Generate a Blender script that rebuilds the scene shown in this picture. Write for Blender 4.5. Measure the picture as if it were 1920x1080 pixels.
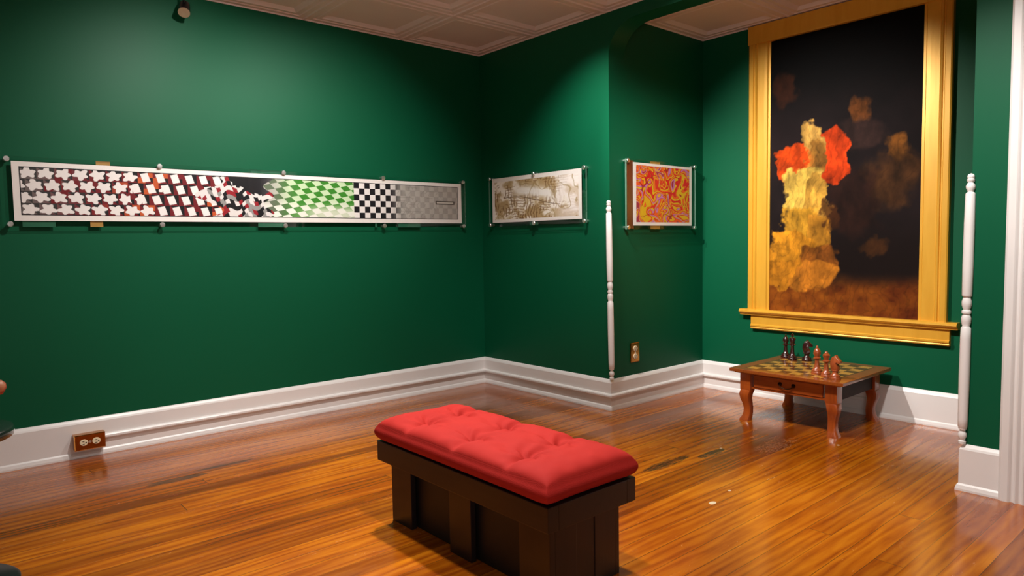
import bpy, bmesh, math, random
import numpy as np
from mathutils import Vector, Matrix, Euler

for o in list(bpy.data.objects): bpy.data.objects.remove(o)
C = bpy.context.scene.collection
S = 0.7            # drawing units to metres
random.seed(4)
R = math.radians

# ------------------------------------------------------------------ camera
cam_d = bpy.data.cameras.new('camera'); cam = bpy.data.objects.new('camera', cam_d); C.objects.link(cam)
cam_d.sensor_width = 36.0; cam_d.lens = 1297.7354 / 1920 * 36.0; cam_d.clip_start = 0.02
yaw, pitch, roll = 0.8566358, -0.066832, -0.0167704
fw = Vector((math.cos(yaw)*math.cos(pitch), math.sin(yaw)*math.cos(pitch), math.sin(pitch)))
ri = Vector((math.sin(yaw), -math.cos(yaw), 0)); up = ri.cross(fw)
r2 = ri*math.cos(roll) + up*math.sin(roll); u2 = -ri*math.sin(roll) + up*math.cos(roll)
M = Matrix((r2, u2, -fw)).transposed().to_4x4()
M.translation = Vector((-4.602405*S, -5.770547*S, 1.5*S))
cam.matrix_world = M
bpy.context.scene.camera = cam

# ------------------------------------------------------------------ world, lights, exposure
W = bpy.data.worlds.new('world'); bpy.context.scene.world = W; W.use_nodes = True
W.node_tree.nodes['Background'].inputs[0].default_value = (0.5, 0.45, 0.4, 1)
W.node_tree.nodes['Background'].inputs[1].default_value = 0.02
vs = bpy.context.scene.view_settings
vs.view_transform = 'Standard'; vs.look = 'None'; vs.gamma = 1.0; vs.use_curve_mapping = False
vs.exposure = 0.0

def spot(name, pos, target, power, angle, blend=1.0, size=0.05, col=(1, .86, .70)):
    d = bpy.data.lights.new(name, 'SPOT'); d.energy = power; d.spot_size = R(angle); d.spot_blend = blend
    d.shadow_soft_size = size; d.color = col
    o = bpy.data.objects.new(name, d); C.objects.link(o)
    p = Vector(pos)*S; t = Vector(target)*S
    o.location = p; o.rotation_euler = (t-p).to_track_quat('-Z', 'Y').to_euler()
    return o
WARM = (1.0, .88, .74); NEUT = (1.0, .95, .90)
LZ = 3.415
spot('track_light_west', (-2.9, -1.85, LZ), (-2.85, 0.0, 1.75), 122, 96, 1, .03, NEUT)
spot('track_light_mid', (-1.8, -1.9, LZ), (-1.9, 0.0, 1.6), 95, 96, 1, .03, NEUT)
spot('track_light_corner', (-1.0, -1.95, LZ), (0.0, -1.68, 1.95), 100, 84, 1, .03, NEUT)
spot('track_light_painting', (-1.45, -2.35, LZ), (1.4, -2.95, 1.45), 275, 66, .9, .03, NEUT)
spot('track_light_alcove', (-1.3, -3.7, LZ), (.75, -1.8, 1.45), 110, 54, 1, .03, NEUT)
spot('ceiling_light_bench', (-2.1, -1.75, LZ), (-2.8, -3.0, 0), 300, 96, .9, .05, NEUT)
spot('ceiling_light_front', (-2.8, -3.9, LZ), (-2.75, -2.7, 0), 175, 80, 1, .05, NEUT)
spot('ceiling_light_door', (-1.6, -4.3, LZ), (-0.2, -4.6, 1.15), 215, 80, 1, .05, NEUT)
d_ = bpy.data.lights.new('fill_light_behind_camera', 'AREA'); d_.shape = 'RECTANGLE'; d_.size = 1.3; d_.size_y = 1.5; d_.energy = 26; d_.color = (1, .93, .88)  # unseen soft fill, added to lift the ceiling and white trim
o_ = bpy.data.objects.new('fill_light_behind_camera', d_); C.objects.link(o_); o_.location = Vector((-6.2, -7.2, 1.6))*S
o_.rotation_euler = (Vector((-1.0, -2.5, 3.3))-Vector((-6.2, -7.2, 1.6))).to_track_quat('-Z', 'Y').to_euler()

# ------------------------------------------------------------------ mesh helpers (drawing units; scaled on build)
def tagp(o, label=None, cat=None, group=None, kind=None):
    if label: o['label'] = label
    if cat: o['category'] = cat
    if group: o['group'] = group
    if kind: o['kind'] = kind
    return o

def thing(name, label, cat, loc=(0, 0, 0), rot=(0, 0, 0), group=None):
    o = bpy.data.objects.new(name, None); C.objects.link(o); o.empty_display_size = 0.05
    o.location = Vector(loc)*S; o.rotation_euler = rot
    return tagp(o, label, cat, group)

def obj(name, bm, mat, parent=None, smooth=False, loc=None, rot=None, label=None, kind=None, auto=None):
    bmesh.ops.recalc_face_normals(bm, faces=bm.faces)
    bm.transform(Matrix.Scale(S, 4))
    me = bpy.data.meshes.new(name); bm.to_mesh(me); bm.free()
    for m in (mat if isinstance(mat, (list, tuple)) else [mat]): me.materials.append(m)
    if smooth or auto:
        for p in me.polygons: p.use_smooth = True
        if auto: me.set_sharp_from_angle(angle=R(auto))
    o = bpy.data.objects.new(name, me); C.objects.link(o)
    if parent is not None: o.parent = parent
    if loc is not None: o.location = Vector(loc)*S
    if rot is not None: o.rotation_euler = rot
    if label: o['label'] = label
    if kind: o['kind'] = kind
    return o

def NB(): return bmesh.new()

def box(bm, a, b, bev=0.0, seg=2, mat=0):
    x0, y0, z0 = [min(p, q) for p, q in zip(a, b)]; x1, y1, z1 = [max(p, q) for p, q in zip(a, b)]
    t = bmesh.new()
    r = bmesh.ops.create_cube(t, size=1)
    for v in t.verts:
        v.co = Vector((x0 + (v.co.x+.5)*(x1-x0), y0 + (v.co.y+.5)*(y1-y0), z0 + (v.co.z+.5)*(z1-z0)))
    if bev > 0:
        bmesh.ops.bevel(t, geom=t.edges[:], offset=min(bev, .45*min(x1-x0, y1-y0, z1-z0)), segments=seg, affect='EDGES', profile=.7)
    for f in t.faces: f.material_index = mat
    join(bm, t)
    return bm

def join(bm, t, M=None):
    if M is not None: t.transform(M)
    me = bpy.data.meshes.new('tmp'); t.to_mesh(me); t.free()
    bm.from_mesh(me); bpy.data.meshes.remove(me)

def lathe(bm, prof, n=28, M=None, mat=0):
    """prof: list of (r, z)"""
    t = bmesh.new(); rings = []
    for r, z in prof:
        if r < 1e-5: rings.append([t.verts.new((0, 0, z))])
        else: rings.append([t.verts.new((r*math.cos(2*math.pi*i/n), r*math.sin(2*math.pi*i/n), z)) for i in range(n)])
    for a, b in zip(rings, rings[1:]):
        for i in range(n):
            j = (i+1) % n
            if len(a) == 1 and len(b) == 1: continue
            if len(a) == 1: f = t.faces.new((a[0], b[i], b[j]))
            elif len(b) == 1: f = t.faces.new((a[i], a[j], b[0]))
            else: f = t.faces.new((a[i], a[j], b[j], b[i]))
            f.material_index = mat
    if len(rings[0]) > 1: t.faces.new(rings[0]).material_index = mat
    if len(rings[-1]) > 1: t.faces.new(rings[-1]).material_index = mat
    join(bm, t, M)
    return bm

def extrude_profile(bm, prof, A, B, u, v, mat=0):
    """closed 2D profile (a,b) swept from A to B with axes u, v"""
    A = Vector(A); B = Vector(B); u = Vector(u); v = Vector(v)
    ra = [bm.verts.new(A+u*a+v*b) for a, b in prof]; rb = [bm.verts.new(B+u*a+v*b) for a, b in prof]
    n = len(prof)
    for i in range(n):
        j = (i+1) % n
        bm.faces.new((ra[i], ra[j], rb[j], rb[i])).material_index = mat
    bm.faces.new(ra).material_index = mat; bm.faces.new(rb[::-1]).material_index = mat
    return bm

def sweep_path(bm, prof, path, mat=0):
    """mitred sweep of a profile (out, z) along a polyline of wall points; 'out' is to the left normal given by each (x,y)"""
    P = [Vector((x, y, 0)) for x, y in path]; n = len(P); rings = []
    for i, p in enumerate(P):
        d0 = (P[i]-P[i-1]).normalized() if i > 0 else None
        d1 = (P[i+1]-P[i]).normalized() if i < n-1 else None
        n0 = Vector((d0.y, -d0.x, 0)) if d0 else None
        n1 = Vector((d1.y, -d1.x, 0)) if d1 else None
        if n0 is None: m = n1
        elif n1 is None: m = n0
        else: m = (n0+n1)/(1+n0.dot(n1))
        rings.append([bm.verts.new(p+m*a+Vector((0, 0, z))) for a, z in prof])
    k = len(prof)
    for a, b in zip(rings, rings[1:]):
        for i in range(k):
            j = (i+1) % k
            bm.faces.new((a[i], a[j], b[j], b[i])).material_index = mat
    bm.faces.new(rings[0]); bm.faces.new(rings[-1][::-1])
    return bm

def tube(bm, pts, rad, n=10, mat=0):
    pts = [Vector(p) for p in pts]; rings = []
    rads = rad if isinstance(rad, (list, tuple)) else [rad]*len(pts)
    up_ = Vector((0.13, 0.2, 1)).normalized()
    for i, p in enumerate(pts):
        d = (pts[min(i+1, len(pts)-1)]-pts[max(i-1, 0)]).normalized()
        a = d.cross(up_)
        if a.length < .05: a = d.cross(Vector((1, 0, 0)))
        a.normalize(); b = d.cross(a).normalized()
        rings.append([bm.verts.new(p+(a*math.cos(2*math.pi*k/n)+b*math.sin(2*math.pi*k/n))*rads[i]) for k in range(n)])
    for a, b in zip(rings, rings[1:]):
        for k in range(n):
            j = (k+1) % n; bm.faces.new((a[k], a[j], b[j], b[k])).material_index = mat
    bm.faces.new(rings[0]).material_index = mat; bm.faces.new(rings[-1][::-1]).material_index = mat
    return bm

# ------------------------------------------------------------------ material helpers
def lin(c):
    return tuple((x/255/12.92 if x/255 <= .04045 else ((x/255+.055)/1.055)**2.4) for x in c)

class NT:
    def __init__(s, name):
        s.m = bpy.data.materials.new(name); s.m.use_nodes = True; s.t = s.m.node_tree
        s.b = s.t.nodes['Principled BSDF']; s.out = s.t.nodes['Material Output']
    def n(s, typ, **kw):
        o = s.t.nodes.new(typ)
        for k, v in kw.items(): setattr(o, k, v)
        return o
    def l(s, a, b): s.t.links.new(a, b)
    def val(s, sock, v):
        if isinstance(v, (int, float)): sock.default_value = v
        elif isinstance(v, (tuple, list)): sock.default_value = tuple(v)+((1,) if len(v) == 3 and len(sock.default_value) == 4 else ())
        else: s.l(v, sock)
    def math(s, op, a, b=0.0, c=0.0, clamp=False):
        o = s.n('ShaderNodeMath', operation=op, use_clamp=clamp)
        s.val(o.inputs[0], a); s.val(o.inputs[1], b); s.val(o.inputs[2], c); return o.outputs[0]
    def mix(s, f, a, b, typ='MIX'):
        o = s.n('ShaderNodeMix', data_type='RGBA', blend_type=typ)
        s.val(o.inputs[0], f); s.val(o.inputs[6], a); s.val(o.inputs[7], b); return o.outputs[2]
    def noise(s, vec=None, scale=5, detail=3, rough=.5, dim='3D'):
        o = s.n('ShaderNodeTexNoise', noise_dimensions=dim)
        if vec is not None: s.l(vec, o.inputs['Vector'])
        o.inputs['Scale'].default_value = scale; o.inputs['Detail'].default_value = detail; o.inputs['Roughness'].default_value = rough
        return o.outputs[0]
    def coord(s, kind='Object'): return s.n('ShaderNodeTexCoord').outputs[kind]
    def mapping(s, vec, scale=(1, 1, 1), loc=(0, 0, 0), rot=(0, 0, 0)):
        o = s.n('ShaderNodeMapping'); s.l(vec, o.inputs[0]); o.inputs['Scale'].default_value = scale
        o.inputs['Location'].default_value = loc; o.inputs['Rotation'].default_value = rot; return o.outputs[0]
    def ramp(s, f, stops, interp='LINEAR'):
        o = s.n('ShaderNodeValToRGB'); s.l(f, o.inputs[0]); o.color_ramp.interpolation = interp
        e = o.color_ramp.elements
        while len(e) < len(stops): e.new(.5)
        for x, (p, c) in zip(e, stops): x.position = p; x.color = (*c, 1) if len(c) == 3 else c
        return o.outputs[0]
    def bump(s, h, strength=.2, dist=.01):
        o = s.n('ShaderNodeBump'); s.l(h, o.inputs['Height']); o.inputs['Strength'].default_value = strength
        o.inputs['Distance'].default_value = dist; s.l(o.outputs[0], s.b.inputs['Normal'])
    def set(s, **kw):
        names = dict(color='Base Color', rough='Roughness', metal='Metallic', spec='Specular IOR Level', coat='Coat Weight',
                     coatr='Coat Roughness', sheen='Sheen Weight', trans='Transmission Weight', alpha='Alpha', ior='IOR')
        for k, v in kw.items(): s.val(s.b.inputs[names[k]], v)
        return s

def simple(name, rgb, rough=.5, metal=0, var=.08, nscale=12, bump=.0, spec=.5, coat=0, stretch=(1, 1, 1), detail=4):
    N = NT(name); v = N.mapping(N.coord(), stretch)
    n = N.noise(v, nscale, detail)
    c = lin(rgb); lo = tuple(x*(1-var) for x in c); hi = tuple(min(1, x*(1+var)) for x in c)
    N.set(color=N.ramp(n, [(.3, lo), (.7, hi)]), rough=rough, metal=metal, spec=spec, coat=coat)
    if bump: N.bump(n, bump, .004)
    return N.m

def wood(name, c0, c1, rough=.35, axis='x', scale=18, coat=.3, bump=.05):
    N = NT(name)
    st = {'x': (.08, 1, 1), 'y': (1, .08, 1), 'z': (1, 1, .08)}[axis]
    v = N.mapping(N.coord(), st)
    n1 = N.noise(v, scale, 6, .6); n2 = N.noise(v, scale*5, 3, .6)
    f = N.math('ADD', N.math('MULTIPLY', n1, .7), N.math('MULTIPLY', n2, .3))
    N.set(color=N.ramp(f, [(.35, lin(c0)), (.65, lin(c1))]), rough=rough, coat=coat, coatr=.15)
    N.bump(f, bump, .003)
    return N.m

# wall paint
N = NT('green_wall_paint'); co = N.coord()
n1 = N.noise(co, 1.2, 3); n2 = N.noise(co, 220, 2)
N.set(color=N.mix(n1, lin((2, 79, 50)), lin((2, 86, 56))), rough=.5, spec=.2)
N.bump(n2, .06, .001); GREEN = N.m

N = NT('white_trim_paint'); co = N.coord()
N.set(color=N.mix(N.noise(co, 3, 4), lin((226, 222, 220)), lin((238, 235, 232))), rough=.32)
N.bump(N.noise(co, 60, 3), .03, .002); WHITE = N.m

N = NT('tin_ceiling_paint'); co = N.coord()
N.set(color=N.mix(N.noise(co, 2, 4), lin((222, 212, 214)), lin((236, 226, 228))), rough=.5)
N.bump(N.noise(co, 40, 3), .08, .002); CEIL = N.m

# floor
def floor_material():
    N = NT('varnished_pine_floorboards'); co = N.coord()
    sep = N.n('ShaderNodeSeparateXYZ'); N.l(co, sep.inputs[0])
    X, Y = sep.outputs[0], sep.outputs[1]
    w = .0875
    yy = N.math('DIVIDE', Y, w); row = N.math('FLOOR', yy); fr = N.math('FRACT', yy)
    wn = N.n('ShaderNodeTexWhiteNoise', noise_dimensions='1D'); N.l(row, wn.inputs['W']); rnd = wn.outputs['Value']
    xx = N.math('DIVIDE', N.math('ADD', X, N.math('MULTIPLY', rnd, 9.0)), 5.5); seg = N.math('FLOOR', xx); fx = N.math('FRACT', xx)
    wn2 = N.n('ShaderNodeTexWhiteNoise', noise_dimensions='2D')
    cb = N.n('ShaderNodeCombineXYZ'); N.l(row, cb.inputs[0]); N.l(seg, cb.inputs[1]); N.l(cb.outputs[0], wn2.inputs['Vector'])
    pr = wn2.outputs['Value']
    # grain coords
    g = N.n('ShaderNodeCombineXYZ')
    N.l(N.math('MULTIPLY', X, .55), g.inputs[0]); N.l(N.math('ADD', N.math('MULTIPLY', Y, 5), N.math('MULTIPLY', pr, 40)), g.inputs[1]); N.l(pr, g.inputs[2])
    warp = N.noise(g.outputs[0], 1.1, 2)
    wv = N.n('ShaderNodeTexWave', wave_type='BANDS', bands_direction='Y'); N.l(g.outputs[0], wv.inputs['Vector'])
    wv.inputs['Scale'].default_value = 1.5; wv.inputs['Distortion'].default_value = 12; wv.inputs['Detail'].default_value = 3
    wv.inputs['Detail Scale'].default_value = 1.2
    grain = N.math('ADD', N.math('MULTIPLY', wv.outputs[1], .25), N.math('MULTIPLY', N.noise(g.outputs[0], 6, 6, .7), .75))
    base = N.ramp(grain, [(.22, (.26, .050, .003)), (.45, (.44, .115, .004)), (.75, (.60, .20, .008))])
    tone = N.ramp(pr, [(0, (.50, .42, .38)), (.35, (.85, .80, .8)), (.7, (1, 1, 1)), (1, (1.0, 1.0, 1.0))])
    col = N.mix(1.0, base, tone, 'MULTIPLY')
    # patches of redder worn varnish
    big = N.noise(co, .9, 4, .6)
    red = N.ramp(big, [(.40, (1, 1, 1)), (.60, (.62, .40, .30))])
    col = N.mix(.8, col, red, 'MULTIPLY')
    # older darker varnish strip along the walls of the alcove
    mp = N.mapping(co, (1.6, 7, 1)); fine = N.noise(mp, 6, 5, .7)
    def spotm(cx, cy, rx, ry, k=.5, sharp=3.0):
        dx = N.math('DIVIDE', N.math('SUBTRACT', X, cx*S), rx*S); dy = N.math('DIVIDE', N.math('SUBTRACT', Y, cy*S), ry*S)
        d = N.math('ADD', N.math('MULTIPLY', dx, dx), N.math('MULTIPLY', dy, dy))
        d = N.math('ADD', N.math('SUBTRACT', 1.0, d), N.math('MULTIPLY', N.math('SUBTRACT', fine, .5), 4*k))
        return N.math('MULTIPLY', d, sharp, clamp=True)
    dark = [(-3.38, -1.02, .20, .045), (-3.05, -.93, .2, .03), (-.85, -3.0, .26, .05), (-.45, -3.08, .16, .04), (-1.7, -2.15, .3, .03), (-2.9, -3.9, .3, .03)]
    m = None
    for d in dark:
        q = spotm(*d); m = q if m is None else N.math('MAXIMUM', m, q)
    m = N.math('MULTIPLY', m, N.ramp(N.noise(N.mapping(co, (1.5, 22, 1)), 8, 4, .7), [(.38, (.15, .15, .15)), (.55, (1, 1, 1))]))
    col = N.mix(N.math('MULTIPLY', m, .9), col, (.012, .010, .008))
    m = None
    for d in [(.05, -3.3, .28, .10, 1.3, 1.6), (-.25, -2.6, .12, .02, 1, 2), (-.62, -3.62, .05, .012, 1, 2)]:
        q = spotm(*d); m = q if m is None else N.math('MAXIMUM', m, q)
    pale = N.math('MULTIPLY', m, N.math('GREATER_THAN', N.noise(N.mapping(co, (4, 18, 1)), 9, 3, .7), .55))
    col = N.mix(N.math('MULTIPLY', pale, .4), col, (.35, .27, .20))
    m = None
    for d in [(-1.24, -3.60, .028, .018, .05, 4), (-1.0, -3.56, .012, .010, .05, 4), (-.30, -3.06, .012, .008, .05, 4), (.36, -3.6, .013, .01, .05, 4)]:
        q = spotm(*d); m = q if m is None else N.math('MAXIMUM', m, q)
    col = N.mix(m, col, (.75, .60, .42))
    # seams
    s1 = N.math('LESS_THAN', fr, .022); s2 = N.math('LESS_THAN', fx, .0006)
    seam = N.math('MAXIMUM', s1, s2)
    sstr = N.math('MULTIPLY', seam, N.math('ADD', .35, N.math('MULTIPLY', pr, .5)))
    col = N.mix(sstr, col, (.02, .008, .003))
    rg = N.ramp(N.noise(N.mapping(co, (1, 3, 1)), 5, 5, .7), [(.3, (.13, .13, .13)), (.7, (.30, .30, .30))])
    N.set(color=col, rough=N.math('ADD', rg, N.math('MULTIPLY', pale, .25)), spec=.5, coat=.35, coatr=.12)
    h = N.math('ADD', N.math('MULTIPLY', grain, .25), N.math('MULTIPLY', N.noise(N.mapping(co, (.6, 4, 1)), 4, 2), .9))
    h = N.math('SUBTRACT', h, N.math('MULTIPLY', seam, 1.2))
    N.bump(h, .22, .004)
    return N.m
FLOOR = floor_material()

GOLD = None
N = NT('gold_painted_wood'); co = N.coord()
N.set(color=N.mix(N.noise(N.mapping(co, (4, 4, .6)), 6, 4), lin((214, 152, 38)), lin((236, 182, 66))), rough=.38, metal=.25, spec=.6)
N.bump(N.noise(N.mapping(co, (3, 3, .5)), 14, 4), .08, .003); GOLD = N.m

DARKW = wood('black_brown_stained_plank', (12, 8, 7), (30, 19, 13), .45, 'y', 14, .15, .25)
DARKV = wood('black_brown_stained_board', (12, 6, 6), (26, 13, 11), .45, 'z', 14, .15, .25)
DARKP = simple('black_recessed_board', (12, 9, 8), .5, 0, .3, 12)
TABW = wood('reddish_brown_table_wood', (120, 48, 16), (172, 82, 30), .25, 'y', 16, .5)
TABV = wood('reddish_brown_leg_wood', (128, 52, 16), (176, 84, 28), .28, 'z', 16, .5)
BRASS = simple('polished_brass', (190, 130, 62), .22, 1, .1, 30)
BRONZE = simple('dark_bronze', (60, 45, 32), .35, 1, .2, 40)
CHROME = simple('chrome', (240, 240, 238), .32, 1, .05, 30)
IVORY = simple('ivory_plastic', (238, 222, 186), .35, 0, .04, 20)
BLACK = simple('black_enamel', (16, 16, 17), .3, 0, .2, 20)
SLOT = simple('dark_slot', (20, 16, 12), .7, 0, .2, 20)
PAPER = simple('white_print_paper', (236, 230, 226), .6, 0, .02, 30)
TAPEG = simple('tan_tape', (176, 132, 62), .5, 0, .1, 20)
TAPEB = simple('brown_tape', (120, 62, 30), .5, 0, .15, 20)
TAPEW = simple('pale_clear_tape', (50, 104, 80), .3, 0, .08, 20)
PLIGHT = wood('light_brown_piece_wood', (132, 58, 24), (168, 84, 42), .25, 'z', 40, .5)
PDARK = wood('dark_piece_wood', (34, 12, 12), (58, 22, 20), .22, 'z', 40, .6)

N = NT('red_cushion_cotton'); co = N.coord()
f1 = N.noise(N.mapping(co, (1, 1, 1)), 9, 5); w1 = N.n('ShaderNodeTexWave', bands_direction='X'); N.l(co, w1.inputs[0]); w1.inputs['Scale'].default_value = 260
w2 = N.n('ShaderNodeTexWave', bands_direction='Y'); N.l(co, w2.inputs[0]); w2.inputs['Scale'].default_value = 260
N.set(color=N.mix(f1, lin((152, 27, 22)), lin((168, 34, 26))), rough=.8, spec=.2)
N.bump(N.math('ADD', N.math('MULTIPLY', N.math('ADD', w1.outputs[1], w2.outputs[1]), .3), N.math('MULTIPLY', N.noise(co, 25, 3), .6)), .25, .003); RED = N.m

# clear acrylic: a thin clear sheet with a weak mirror reflection
def acrylic():
    N = NT('clear_acrylic')
    tr = N.n('ShaderNodeBsdfTransparent'); tr.inputs[0].default_value = (.985, .99, .987, 1)
    gl = N.n('ShaderNodeBsdfGlossy'); gl.inputs['Roughness'].default_value = .03
    lw = N.n('ShaderNodeLayerWeight'); fac = N.math('ADD', .012, N.math('MULTIPLY', N.math('POWER', lw.outputs['Facing'], 5.0), .35))
    nz = N.noise(N.coord(), 2, 1)
    mx = N.n('ShaderNodeMixShader'); N.l(N.math('MULTIPLY', fac, N.math('ADD', .9, N.math('MULTIPLY', nz, .2))), mx.inputs[0])
    N.l(tr.outputs[0], mx.inputs[1]); N.l(gl.outputs[0], mx.inputs[2])
    N.l(mx.outputs[0], N.out.inputs[0]); N.t.nodes.remove(N.b)
    return N.m
ACR = acrylic()
N = NT('acrylic_cut_edge'); N.set(color=N.mix(N.noise(N.coord(), 20, 2), (.14, .30, .22), (.26, .46, .36)), rough=.15, spec=.8, alpha=.6); ACE = N.m

# ------------------------------------------------------------------ geometry numbers of the room
H = 3.4506; b = 1.7715; c = 1.405; e = 4.4891; BT = .033; HB = .2737; T = .2
XW, YS = -7.0, -8.0      # far sides of the room behind the camera

def structure(o, label=None): o['kind'] = 'structure'; return o

bm = box(NB(), (XW-.2, YS-.2, -.15), (c+.2, .2, 0)); structure(obj('floor', bm, FLOOR))

# ceiling of pressed tiles
def tile_grid(bm, x0, x1, y0, y1, px, py):
    """x0,y0: corner lines at walls (tiles counted from here towards x1,y1)"""
    sx = 1 if x1 > x0 else -1; sy = 1 if y1 > y0 else -1
    steps = [(0.0, -.008), (.008, -.008), (.016, 0), (.060, 0), (.070, .009), (.082, .002), (.115, .002), (.125, .010), (.150, .026), (.40, .026)]
    i = 0
    while i*px < abs(x1-x0)-1e-6:
        j = 0
        xa = i*px; xb = min((i+1)*px, abs(x1-x0))
        while j*py < abs(y1-y0)-1e-6:
            ya = j*py; yb = min((j+1)*py, abs(y1-y0))
            prev = None
            lim = min(xb-xa, yb-ya)/2
            for off, dz in steps:
                if off >= lim: break
                q = [bm.verts.new((x0+sx*X_, y0+sy*Y_, H - .008 + dz)) for X_, Y_ in
                     ((xa+off, ya+off), (xb-off, ya+off), (xb-off, yb-off), (xa+off, yb-off))]
                if prev:
                    for k in range(4):
                        l_ = (k+1) % 4; bm.faces.new((prev[k], prev[l_], q[l_], q[k]))
                prev = q
            bm.faces.new(prev)
            j += 1
        i += 1
bm = NB()
tile_grid(bm, 0, XW, 0, YS, .965, .87)
tile_grid(bm, c, T-.1, -b, -e, .9, .9)
box(bm, (XW-.2, YS-.2, H+.022), (c+.2, .2, H+.15))
structure(obj('ceiling', bm, CEIL))

structure(obj('wall_left', box(NB(), (XW-.2, 0, 0), (0, .2, H)), GREEN))
structure(obj('wall_back', box(NB(), (0, -b+.0, 0), (T, .2, H)), GREEN))
structure(obj('wall_alcove_left', box(NB(), (T, -b, 0), (c, -b+.2, H)), GREEN))
structure(obj('wall_alcove_back', box(NB(), (c, -e-.2, 0), (c+.2, -b+.2, H)), GREEN))
structure(obj('wall_alcove_right', box(NB(), (T, -e-.2, 0), (c, -e, H)), GREEN))
DY0, DY1, DZ = -5.02, -6.35, 3.0
bm = NB(); box(bm, (0, DY0, 0), (T, -e, H)); box(bm, (0, DY1, DZ), (T, DY0, H)); box(bm, (0, YS, 0), (T, DY1, H))
structure(obj('wall_right', bm, GREEN))
structure(obj('wall_front', box(NB(), (XW, YS-.2, 0), (T, YS, H)), GREEN))
structure(obj('wall_rear', box(NB(), (XW-.2, YS, 0), (XW, 0, H)), GREEN))
# header over the alcove opening with rounded corners
bm = NB(); prof = [(-b, H)]
for k in range(13):
    a = math.pi/2*k/12; prof.append((-b-.30*(1-math.cos(a)), 3.075+.26*math.sin(a)))
for k in range(13):
    a = math.pi/2*(12-k)/12; prof.append((-e+.30*(1-math.cos(a)), 3.075+.26*math.sin(a)))
prof += [(-e, H)]
extrude_profile(bm, [(y, z) for y, z in prof], (0, 0, 0), (T, 0, 0), (0, 1, 0), (0, 0, 1))
structure(obj('wall_header', bm, GREEN, auto=20))

# baseboards: (out, z) profile, mitred round the corners
def bprof(t=BT, h=HB): return [(0, 0), (t+.004, 0), (t+.004, .012), (t-.002, .032), (t-.010, .042), (t-.010, h-.030), (t-.016, h-.018), (t-.026, h-.004), (t-.033, h), (0, h)]
def mitre_board(pts, i0, i1):
    full = [(XW, 0), (0, 0), (0, -b), (c, -b), (c, -e), (0, -e), (0, -4.672)]
    # sweep whole path then keep one run only
    bm = NB(); P = [Vector((x, y, 0)) for x, y in full]; n = len(P); rings = {}
    for i in (i0, i1):
        d0 = (P[i]-P[i-1]).normalized() if i > 0 else None
        d1 = (P[i+1]-P[i]).normalized() if i < n-1 else None
        n0 = Vector((d0.y, -d0.x, 0)) if d0 else None; n1 = Vector((d1.y, -d1.x, 0)) if d1 else None
        m = n1 if n0 is None else n0 if n1 is None else (n0+n1)/(1+n0.dot(n1))
        rings[i] = [bm.verts.new(P[i]+m*a+Vector((0, 0, z))) for a, z in pts]
    A, B_ = rings[i0], rings[i1]; k = len(pts)
    for i in range(k):
        j = (i+1) % k; bm.faces.new((A[i], A[j], B_[j], B_[i]))
    bm.faces.new(A); bm.faces.new(B_[::-1])
    return bm
for nm, i in (('baseboard_left', 0), ('baseboard_back', 1), ('baseboard_alcove_left', 2), ('baseboard_alcove_back', 3), ('baseboard_alcove_right', 4), ('baseboard_right', 5)):
    structure(obj(nm, mitre_board(bprof(), i, i+1), WHITE))
structure(obj('baseboard_front', box(NB(), (XW, YS, 0), (0, YS+BT, HB), .006), WHITE))
structure(obj('baseboard_rear', box(NB(), (XW, YS+BT, 0), (XW+BT, -BT, HB), .006), WHITE))

# door at the right with fluted casing
def casing_profile(w=.30, t=.05):
    p = [(0, 0), (0, t-.012), (.012, t), (.045, t)]
    x = .052
    for k in range(4):
        p += [(x, t-.004), (x+.008, t-.014), (x+.018, t-.014), (x+.026, t-.004)]
        p += [(x+.030, t)] ; x += .036
    p += [(w-.02, t), (w, t-.015), (w, 0)]
    return p
CY = -4.668
bm = NB(); extrude_profile(bm, [(-a, q) for a, q in casing_profile()], (0, CY, 0), (0, CY, DZ+.30), (0, 1, 0), (-1, 0, 0))
structure(obj('trim_1', bm, WHITE))
bm = NB(); extrude_profile(bm, [(a, q) for a, q in casing_profile()], (0, DY1-.25, 0), (0, DY1-.25, DZ+.30), (0, 1, 0), (-1, 0, 0))
structure(obj('trim_2', bm, WHITE))
bm = box(NB(), (-.05, DY1+.05, DZ), (0, CY-.30, DZ+.28), .008); structure(obj('trim_3', bm, WHITE))
d = obj('door_1', box(NB(), (.07, DY1+.03, .01), (.13, DY0-.03, DZ-.02), .005), WHITE); structure(d)
for k, (za, zb) in enumerate(((.25, 1.2), (1.4, 2.8))):
    for ya, yb in ((DY1+.15, (DY0+DY1)/2-.06), ((DY0+DY1)/2+.06, DY0-.15)):
        obj('door_panel', box(NB(), (.055, ya, za), (.075, yb, zb), .018), WHITE, d)
bm = NB(); lathe(bm, [(0, 0), (.04, 0), (.04, .01), (.015, .015), (.015, .04), (.035, .06), (.035, .08), (0, .09)], 20, Matrix.Translation((.07, DY0-.12, 1.3)) @ Matrix.Rotation(R(-90), 4, 'Y'))
obj('door_handle', bm, BRASS, d, smooth=True)

# ------------------------------------------------------------------ surface raceway along the baseboards
full = [(-3.60, 0), (0, 0), (0, -b), (c, -b), (c, -3.45)]
prf = [(BT-.011, .118), (BT+.010, .118), (BT+.013, .124), (BT+.013, .137), (BT+.006, .146), (BT-.011, .150)]
o = obj('cable_raceway', sweep_path(NB(), prf, full), WHITE)
tagp(o, 'narrow white cable raceway along the baseboards from the sideways brass outlet to the table', 'cable cover')

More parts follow.
